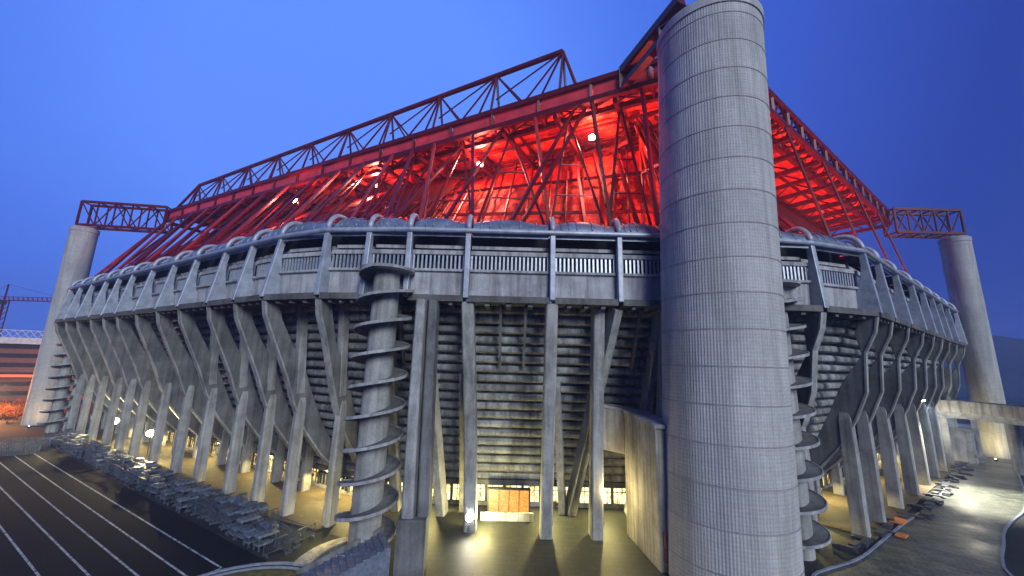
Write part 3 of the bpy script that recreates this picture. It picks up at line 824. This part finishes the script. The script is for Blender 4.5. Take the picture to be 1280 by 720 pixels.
sheet('plaza', [(-14, 20), (30, 20), (30, 37), (33, 41), (38, 45.5), (37, 54.9), (-20, 54.9), (-20, 46), (-14, 43)], .016, 'plaza', .01)
fl_pts = [P(i, -.6, 0) for i in range(2, 16)]; fl_in = [P(i, -8.5, 0) for i in range(2, 16)]
mb = MB()
def strip(mb, ia, ib, o0, o1, z0, z1):
    for i in range(ia, ib):
        a = [P(i, o0, z0), P(i, o1, z0), P(i + 1, o1, z0), P(i + 1, o0, z0)]; b = [V((p.x, p.y, z1)) for p in a]; mb.prism(a, b)
strip(mb, 2, 15, 1.6, -8.4, 0, .14); struct('concourse_floor', mb, 'concourse_floor')
mb = MB(); strip(mb, I_R0, I_R1, 1.2, -8.4, 0, .14); struct('concourse_floor', mb, 'concourse_floor')
left = [(26, 36), (27.3, 39.2), (31, 40.8), (34.9, 42.5), (40.3, 46.3), (48.8, 52.2), (58.1, 58.2), (66.5, 64.2), (74.5, 70.6), (84, 78), (95, 85.4), (108.7, 94), (119, 99.5), (127, 104)]
right = [(44, 34), (46.3, 40.1), (50, 43.5), (54.8, 47.1), (58.5, 50.2), (62.9, 53.1), (66.5, 55.2), (70.6, 57.6), (77, 62.3), (84.6, 68.4), (96, 78), (107.5, 87.4), (118, 97), (127, 104.0)]
def chaikin(c):
    for _ in range(2):
        o = [c[0]]
        for a, b in zip(c[:-1], c[1:]): o += [(a[0] * .75 + b[0] * .25, a[1] * .75 + b[1] * .25), (a[0] * .25 + b[0] * .75, a[1] * .25 + b[1] * .75)]
        c = o + [c[-1]]
    return c
left, right = chaikin(left), chaikin(right)
mb = MB()
for k in range(len(left) - 1):
    a = [left[k], left[k + 1], right[k + 1], right[k]]
    if k == len(left) - 2: a = [left[k], left[k + 1], right[k]]
    mb.prism([V((x, y, .004)) for x, y in a], [V((x, y, .02)) for x, y in a])
struct('path', mb, 'path')
for cv, name in ((left, 'kerb'), (right, 'kerb')):
    mb = MB()
    for a, b in zip(cv[:-1], cv[1:]): mb.bar((a[0], a[1], .06), (b[0], b[1], .06), .22, .16)
    struct(name, mb, 'kerb')
# curved kerb and lawn at the bottom edge, lit edge of the small ramp
mb = MB(); c0 = V((-19.6, 31.9)); arc = [(c0.x + 6.5 * math.cos(a), c0.y + 6.2 * math.sin(a)) for a in [R(d) for d in range(20, 171, 10)]]
for rr in (1.0, 1.12):
    ar = [(c0.x + (p[0] - c0.x) * rr, c0.y + (p[1] - c0.y) * rr) for p in arc]
    for a, b in zip(ar[:-1], ar[1:]): mb.bar((a[0], a[1], .08), (b[0], b[1], .08), .22, .18)
struct('kerb', mb, 'kerb')
mb = MB(); mb.prism([V((x, y, .005)) for x, y in arc], [V((x, y, .05)) for x, y in arc]); struct('lawn', mb, 'grass')
rp = thing('low_ramp', 'low curved yellow-lit concrete ramp beside the stair flight', 'ramp')
for o0, o1, h, m_, nm in ((0, 1.8, .75, 'concrete_wall', 'ramp_slab'), (1.8, 2.05, 1.0, 'concrete_rib', 'kerb_wall')):
    vs = []; fs = []
    for k in range(11):
        a = R(100 + 8 * k); h2 = h * (1 - k / 14)
        for r_, z in ((4.6 - o0, 0), (4.6 - o1, 0), (4.6 - o1, h2), (4.6 - o0, h2)): vs.append((-14.6 + r_ * math.cos(a) * .9, 38.6 + r_ * math.sin(a), z))
    for k in range(10): fs += [[k * 4 + q, k * 4 + (q + 1) % 4, (k + 1) * 4 + (q + 1) % 4, (k + 1) * 4 + q] for q in range(4)]
    fs += [[3, 2, 1, 0], [40, 41, 42, 43]]
    MB().add(vs, fs).build(nm, m_, rp)

# ------------------------------------------------------------------ crowd barriers and stacked trestle tables along the colonnade
def make_barrier():
    t = thing('crowd_barrier', 'grey steel crowd barrier in the rows between car park and colonnade', 'barrier', group='crowd barriers along the left colonnade')
    mb = MB(); mb.path([(-1.1, 0, .15), (-1.1, 0, .95), (-1.0, 0, 1.08), (1.0, 0, 1.08), (1.1, 0, .95), (1.1, 0, .15)], .035, 6); mb.tube((-1.1, 0, .22), (1.1, 0, .22), .03)
    mb.build('frame', 'steel_barrier', t)
    mb = MB()
    for k in range(1, 14): mb.tube((-1.1 + 2.2 * k / 14, 0, .22), (-1.1 + 2.2 * k / 14, 0, 1.06), .016, 4)
    mb.build('bars', 'steel_barrier', t)
    for x in (-.8, .8): MB().box((x, 0, .1), (.08, .7, .2)).build('foot', 'steel_barrier', t)
    return t
def make_table():
    t = thing('trestle_table', 'grey trestle table stacked with the barriers beside the colonnade', 'table', group='trestle tables beside the left colonnade')
    MB().box((0, 0, 1.0), (1.9, 1.0, .2)).build('tabletop', 'table_top', t, bevel=.03)
    for x in (-.75, .75):
        mb = MB(); mb.bar((x, -.42, 0), (x, -.36, .9), .16, .12); mb.bar((x, .42, 0), (x, .36, .9), .16, .12); mb.box((x, 0, .5), (.1, .7, .14))
        mb.build('leg', 'steel_barrier', t)
    MB().box((.2, 0, .42), (1.35, .95, .12)).build('shelf', 'table_top', t)
    MB().box((-.35, .1, 1.2), (.9, .7, .2), .5).build('folded_top', 'steel_barrier', t)
    return t
first_b, first_t = make_barrier(), make_table(); usedb = usedt = False
ang = math.atan2(e1.y, e1.x)
s0, s1 = e1.dot(V((-21, 42))), e1.dot(V((-96, 88)))
s_ = s0; row = 0
while s_ < s1:
    for r_, n in enumerate((23.4, 24.4, 25.4, 26.4)):
        q = LP(s_ + random.uniform(-.5, .5), n + random.uniform(-.25, .25))
        near = (s_ - s0) / (s1 - s0)
        if (random.random() < .34):
            o = first_t if not usedt else copy_tree(first_t); usedt = True
            z = .02
            o.rotation_euler = (0, 0, ang + random.uniform(-.12, .12) + (PI / 2 if random.random() < .2 else 0)); o.scale = (1, 1, random.uniform(.9, 1.5))
        else:
            o = first_b if not usedb else copy_tree(first_b); usedb = True
            z = .02; o.rotation_euler = (random.uniform(-.1, .1), 0, ang + random.uniform(-.15, .15) + (PI / 2 if random.random() < .12 else 0)); o.scale = (1, 1, 1.25)
        o.location = (q[0], q[1], z)
    s_ += 1.75
# slatted fence closing the far end of the lot
def fence(a, b, label, n):
    t = thing('mesh_fence', label, 'fence'); a, b = V(a), V(b); mb = MB()
    for k in range(n + 1):
        p = a.lerp(b, k / n); MB().box(p + V((0, 0, .9)), (.12, .12, 1.8)).build('post', 'steel_barrier', t)
    m = n * 6
    for k in range(m):
        p, q = a.lerp(b, k / m), a.lerp(b, (k + 1) / m)
        mb.tube(p + V((0, 0, .1)), q + V((0, 0, 1.7)), .03, 4); mb.tube(q + V((0, 0, .1)), p + V((0, 0, 1.7)), .03, 4)
    for z in (.1, .9, 1.7): mb.tube(a + V((0, 0, z)), b + V((0, 0, z)), .04, 4)
    mb.build('mesh_panel', 'steel_barrier', t)
fence((-84, 74.5, 0), (-97, 67.5, 0), 'grey mesh fence across the far end of the car park', 8)
fence((-86, 78.0, 0), (-101, 72.0, 0), 'second grey mesh fence behind the car park fence, longer', 9)
fence((-88, 81.5, 0), (-106, 76.0, 0), 'third mesh fence, farthest from the car park lines', 10)

# orange boards and dark slabs on the right
for (x, y, rz, lab) in ((44.6, 48.2, .6, 'small orange board lying at the path edge, nearest the viewer'), (48.6, 52.6, .6, 'larger orange board between the path and the right columns')):
    o = MB().box((0, 0, .13), (2.6 if y > 50 else 1.5, 1.2 if y > 50 else .9, .16), 0).build('board', 'orange_board', bevel=.02); tag(o, lab, 'board', 'orange boards by the path'); o.location = (x, y, .04); o.rotation_euler = (0, 0, rz)
proto = MB().box((0, 0, .16), (2.5, .8, .3)).box((.1, .05, .43), (2.2, .7, .2)).box((-.1, 0, .58), (1.7, .75, .1)).build('paving_stack', plain('wet_dark_slabs', (.045, .05, .06), .6, 0, .5, 3), bevel=.03)
tag(proto, 'low dark stack of slabs between the right columns and the path', 'slab stack', 'slab stacks along the right columns')
cnt = 0
for k in range(44):
    s_ = -6 + k * 1.65; q = baseR + uR * s_ + nR * (random.uniform(1.2, 3.2) if s_ > 10 else random.uniform(-.5, 1.4))
    if 5 < s_ < 12 and random.random() < .6: continue
    o = proto if cnt == 0 else proto.copy()
    if cnt: COL.objects.link(o)
    o.location = (q.x, q.y, .02); o.rotation_euler = (0, 0, R(36) + random.uniform(-.12, .12) + (PI / 2 if k % 3 == 0 else 0)); o.scale = (random.uniform(.7, 1.1), random.uniform(.7, 1.2), random.uniform(.35, .8)); cnt += 1

# ------------------------------------------------------------------ ground lamps
def glamp(loc, tgt, label, e, col, lens='lamp_warm', pole=None, size=.4, angle=140):
    floodlight(loc, tgt, label, lens, size, 'floodlights around the stadium foot', pole)
    d = (V(tgt) - V(loc)).normalized()
    light('flood_beam', 'SPOT', V(loc) + d * .3, e, col, .25, tgt, angle, .7)
WARM = (1, .80, .36); COOL = (1, .93, .74)
glamp((-3.8, 45.6, 1.7), (0, 36, 0.9), 'floodlight low on the pier beside the orange display', 450, COOL, 'lamp_white', 1.6, .6, 165)
light('flood_spill', 'POINT', (-2.4, 47.6, 1.9), 1700, (1, .84, .32), .2)
light('concourse_and_fill_lamp', 'POINT', (-18.2, 42.6, 2.4), 260, (1, .80, .25), .2)
glamp((-64, 73.6, 4.2), (-52, 52, 8), 'warm floodlight between the left columns, the nearer of two', 6000, WARM, 'lamp_warm', 4, .75, 165)
glamp((-80, 83.2, 4.6), (-70, 60, 9), 'warm floodlight deep in the left colonnade, the middle one', 6500, WARM, 'lamp_warm', 4.4, .8, 165)
glamp((-89, 88, 4.6), (-80, 70, 9), 'warm floodlight at the far end of the left colonnade', 5000, WARM, 'lamp_warm', 4.4, .8, 165)
for i in (5, 7, 9, 11, 13, 14):
    c_ = (P(i, -6.6, 3.3) + P(i + 1, -6.6, 3.3)) / 2; light('concourse_and_fill_lamp', 'SPOT', c_, 1500, (1, .80, .30), .15, c_ + V((0, -.6, -3)), 158, .3)
for x in (-9, -1.5, 5, 12):
    light('concourse_and_fill_lamp', 'SPOT', (x, 51.4, 2.95), 1600, (1, .84, .30), .2, (x, 50.0, 0), 155, .4)
for i in range(I_R0 - 1, I_R1, 2):
    c_ = (P(i, -6.4, 3.3) + P(i + 1, -6.4, 3.3)) / 2; light('concourse_and_fill_lamp', 'SPOT', c_, 1500, (1, .80, .30), .15, c_ + V((0, -.6, -3)), 158, .3)
light('concourse_and_fill_lamp', 'POINT', (11.0, 44.6, 5.0), 500, WARM, .25)  # unseen warm fill light added to brighten the portal wall
light('concourse_and_fill_lamp', 'POINT', (88.5, 80.5, 8.0), 900, COOL, .25)  # unseen fill light added to brighten the side of the ramp bridge
# added unseen lamp on a right column, lights the wet path, lamps at the slim towers' feet
glamp(P(I_R1 - 4, 1.6, 13.5), (72.5, 62.5, 0), 'added floodlight high on a right column shining down on the path', 40000, COOL, 'lamp_white', None, .4, 85)
glamp((104.5, 88.4, .7), (112, 94.6, 9), 'ground floodlight at the foot of the slim right tower', 2300, WARM, 'lamp_warm', .5, .35, 110)
glamp((-113, 97, .7), (-119, 104, 9), 'ground floodlight at the foot of the slim left tower', 900, (1, .6, .22), 'lamp_warm', .5, .35, 110)

# ------------------------------------------------------------------ far things
bb = thing('terraced_block', 'long dark red banded building behind the slim left tower', 'building', (-165, 150, 0), R(28))
for k in range(6):
    MB().box((0, 0, 2 + 3.2 * k), (80, 12, 1.7)).build('storey_band', plain('dark_red_render', (.10, .035, .03)), bb) if k == 0 else MB().box((0, .2 * k, 2 + 3.2 * k), (80, 12, 1.7)).build('storey_band', bpy.data.materials['dark_red_render'], bb)
    MB().box((0, .3, 3.6 + 3.2 * k), (79, 11, 1.5)).build('window_band', 'dark_glass', bb)
MB().box((0, 0, 21.6), (81, 13, 2.2)).build('roof', 'metal_blue', bb)
mb = MB()
for k in range(40):
    mb.tube((-40 + 2 * k, -6, 22.7), (-38 + 2 * k, -6, 25.2), .1, 4); mb.tube((-38 + 2 * k, -6, 22.7), (-40 + 2 * k, -6, 25.2), .1, 4)
mb.tube((-40, -6, 25.2), (40, -6, 25.2), .12, 4); mb.build('roof_fence', 'bars', bb)
MB().box((0, -7.2, 9.6), (78, 1.2, .9)).build('lit_balcony', glow('orange_lit_strip', (1, .16, .03), .6), bb)
cr = thing('tower_crane', 'red lattice construction crane above the banded building', 'crane', (-186, 142, 0)); cr.scale = (.8, .8, .86)
mb = MB(); W = 1.1
for a in (-W, W):
    for b in (-W, W): mb.tube((a, b, 0), (a, b, 42), .22, 4)
for k in range(19):
    z = k * 2.2; mb.tube((-W, -W, z), (W, -W, z + 2.2), .14, 4); mb.tube((W, -W, z), (-W, -W, z + 2.2), .14, 4); mb.tube((W, -W, z), (W, W, z + 2.2), .14, 4)
mb.build('mast', 'red_steel', cr)
mb = MB()
for k in range(18):
    x = -8 + k * 2.2
    mb.tube((x, -.7, 42), (x + 1.1, 0, 43.6), .12, 4); mb.tube((x + 1.1, 0, 43.6), (x + 2.2, -.7, 42), .12, 4); mb.tube((x, .7, 42), (x + 1.1, 0, 43.6), .12, 4)
for y, z in ((-.7, 42), (.7, 42), (0, 43.6)): mb.tube((-8, y, z), (31, y, z), .16, 4)
mb.tube((0, 0, 42), (0, 0, 49), .3, 4); mb.tube((0, 0, 49), (26, 0, 43.6), .07, 4); mb.tube((0, 0, 49), (-8, 0, 43.6), .07, 4)
mb.build('jib', 'red_steel', cr)
MB().box((1.3, -1.3, 41), (1.6, 1.6, 2)).build('cab', 'housing', cr)
MB().box((-7, 0, 41), (2.6, 1.6, 2.2)).build('counterweight', 'concrete', cr)
# russet shrubs lit by the street in front of the banded building
lm = plain('russet_leaves', (.20, .065, .015), .9, 0, .6, 3)
def shrub_mesh(seed):
    rnd = random.Random(seed); mb = MB()
    for k in range(420):
        a, b = rnd.uniform(0, 2 * PI), rnd.uniform(-.2, 1); rr = rnd.uniform(.5, 1.0) * (1 + .3 * math.sin(3 * a + seed))
        c = V((1.7 * rr * math.cos(a) * math.sqrt(1 - b * b * .8), 1.7 * rr * math.sin(a) * math.sqrt(1 - b * b * .8), 1.0 + 1.1 * b * rr))
        t = V((rnd.uniform(-1, 1), rnd.uniform(-1, 1), rnd.uniform(-.6, 1))).normalized(); u = t.orthogonal().normalized(); w = t.cross(u); s = rnd.uniform(.12, .26)
        mb.add([c - u * s, c + w * s * .5, c + u * s, c - w * s * .5], [[0, 1, 2, 3]])
    return mb
protos = []
for sd in range(3):
    t = thing('shrub', 'russet street-lit shrub in front of the banded building', 'shrub', group='russet shrubs left of the slim tower')
    shrub_mesh(sd).build('foliage', lm, t, recalc=False); mb = MB()
    for k in range(4): mb.tube((0, 0, 0), (.6 * math.cos(k * 1.7), .6 * math.sin(k * 1.7), 1.2), .06, 5, .03)
    mb.build('stem', plain('shrub_bark', (.06, .04, .03)) if sd == 0 else bpy.data.materials['shrub_bark'], t); protos.append(t)
k = 0
for r_ in range(6):
    for c_ in range(7):
        o = protos[k] if k < 3 else copy_tree(protos[k % 3])
        q = V((-128 - 5.2 * c_ + random.uniform(-1.5, 1.5), 97 + 6.4 * r_ + 3.0 * c_ * .2 + random.uniform(-1.5, 1.5)))
        o.location = (q.x, q.y, 0); o.rotation_euler = (0, 0, random.uniform(0, 6)); f = random.uniform(.8, 1.3); o.scale = (f, f, f); k += 1
for x, y, lab in ((-136, 106, 'tall street lamp among the russet shrubs, nearer the slim tower'), (-150, 118, 'tall street lamp among the russet shrubs, nearer the banded building')):
    t = thing('street_lamp', lab, 'street lamp', (x, y, 0), group='street lamps among the shrubs')
    mb = MB(); mb.tube((0, 0, 0), (0, 0, 7.4), .09, 8, .05); mb.tube((0, 0, 7.4), (1.2, -1, 7.7), .04); mb.build('pole', 'housing', t)
    MB().box((1.3, -1.1, 7.66), (.7, .3, .1)).build('lamp_head', glow('street_lamp_lens', (1, .45, .12), 12) if x == -136 else bpy.data.materials['street_lamp_lens'], t)
    light('street_lamp_light', 'POINT', (x + 1.3, y - 1.1, 7.2), 16000, (1, .42, .12), .3)
# hills
def hill(name, x0, x1, y, h, seed):
    mb = MB(); N, Mh = 60, 10; vs = []; fs = []
    for a in range(N + 1):
        u = a / N; x = x0 + (x1 - x0) * u
        hh = h * (math.sin(PI * u) ** .7) * (.8 + .3 * mnoise.noise(V((u * 6, seed, 0)))) + 6.0 * mnoise.noise(V((u * 40, seed, 3)))
        for b in range(Mh + 1):
            v = b / Mh; vs.append((x, y + 160 * v, max(-.5, hh * math.sin(PI * v * .5) + (2.4 * mnoise.noise(V((x * .06, v * 9, seed))) if v > 0 else -1))))
    for a in range(N):
        for b in range(Mh): fs.append([a * (Mh + 1) + b, (a + 1) * (Mh + 1) + b, (a + 1) * (Mh + 1) + b + 1, a * (Mh + 1) + b + 1])
    o = mb.add(vs, fs).build(name, plain('hazed_wooded_hill', (.014, .022, .042), .95, 0, .7, .12), smooth=True); o['kind'] = 'structure'  # blue of the distant haze is put into the woodland colour
hill('hill', 200, 900, 360, 92, 2.0)
hill('hill', -900, -330, 420, 40, 5.0)

# ------------------------------------------------------------------ evening haze
hm = bpy.data.materials.new('evening_haze'); hm.use_nodes = True; hn = hm.node_tree
for q in list(hn.nodes):
    if q.type != 'OUTPUT_MATERIAL': hn.nodes.remove(q)
pv = hn.nodes.new('ShaderNodeVolumePrincipled'); pv.inputs['Density'].default_value = .0007; pv.inputs['Color'].default_value = (.40, .58, 1.0, 1); pv.inputs['Anisotropy'].default_value = .2
hn.links.new(pv.outputs['Volume'], [q for q in hn.nodes if q.type == 'OUTPUT_MATERIAL'][0].inputs['Volume'])
hz = MB().box((0, 690, 54.5), (1840, 1660, 113)).build('haze', hm); hz['kind'] = 'stuff'

# ------------------------------------------------------------------ sky, sun, camera
SUN_EL, SUN_AZ = R(24), R(158)          # soft dusk glow behind and to the right of the camera
w = bpy.data.worlds.new('World'); scene.world = w; w.use_nodes = True; nt = w.node_tree
bg = nt.nodes['Background']
sky = nt.nodes.new('ShaderNodeTexSky'); sky.sky_type = 'NISHITA'; sky.sun_disc = False
sky.sun_elevation = R(-2.5); sky.sun_rotation = SUN_AZ; sky.ozone_density = 6; sky.air_density = 1.2; sky.dust_density = .3
tc = nt.nodes.new('ShaderNodeTexCoord')
dp = nt.nodes.new('ShaderNodeVectorMath'); dp.operation = 'DOT_PRODUCT'; nt.links.new(tc.outputs['Generated'], dp.inputs[0])
dp.inputs[1].default_value = V((-.36, .78, .51)).normalized()
nz = noise(nt, tc.outputs['Generated'], 1.6, 4, .5)
ad = nt.nodes.new('ShaderNodeMath'); ad.operation = 'MULTIPLY_ADD'; nt.links.new(nz, ad.inputs[0]); ad.inputs[1].default_value = .10; nt.links.new(dp.outputs['Value'], ad.inputs[2])
grad = ramp(nt, [(.0, (.011, .023, .13)), (.42, (.013, .031, .20)), (.70, (.025, .063, .34)), (.88, (.044, .116, .50)), (1.0, (.070, .170, .60))], ad.outputs[0])
c = mixc(nt, grad, sky.outputs[0], .06)
nt.links.new(c, bg.inputs['Color']); bg.inputs['Strength'].default_value = 1.05
sun = light('sun', 'SUN', (60, -80, 90), 1.6, (.88, .94, 1)); sun.data.angle = R(24)
d = V((math.sin(SUN_AZ) * math.cos(SUN_EL), math.cos(SUN_AZ) * math.cos(SUN_EL), math.sin(SUN_EL)))
sun.rotation_euler = d.to_track_quat('Z', 'Y').to_euler()

cam = bpy.data.cameras.new('camera'); co = bpy.data.objects.new('camera', cam); COL.objects.link(co)
cam.sensor_width = 36; cam.lens = 36 * 487 / 1280; cam.clip_end = 5000; cam.clip_start = .1
pit, rol = math.atan(95 / 487), R(1.5)
fwd = V((0, math.cos(pit), math.sin(pit))); up0 = V((0, -math.sin(pit), math.cos(pit))); r0 = V((1, 0, 0))
rt = r0 * math.cos(rol) + up0 * math.sin(rol); up = up0 * math.cos(rol) - r0 * math.sin(rol)
co.matrix_world = Matrix(((rt.x, up.x, -fwd.x, 0), (rt.y, up.y, -fwd.y, 0), (rt.z, up.z, -fwd.z, 18), (0, 0, 0, 1)))
scene.camera = co
vs_ = scene.view_settings; vs_.view_transform = 'Standard'; vs_.look = 'None'; vs_.gamma = 1; vs_.exposure = .88
try: vs_.use_curve_mapping = False
except Exception: pass
scene.cycles.max_bounces = 6; scene.cycles.use_denoising = True; scene.cycles.sample_clamp_indirect = 4
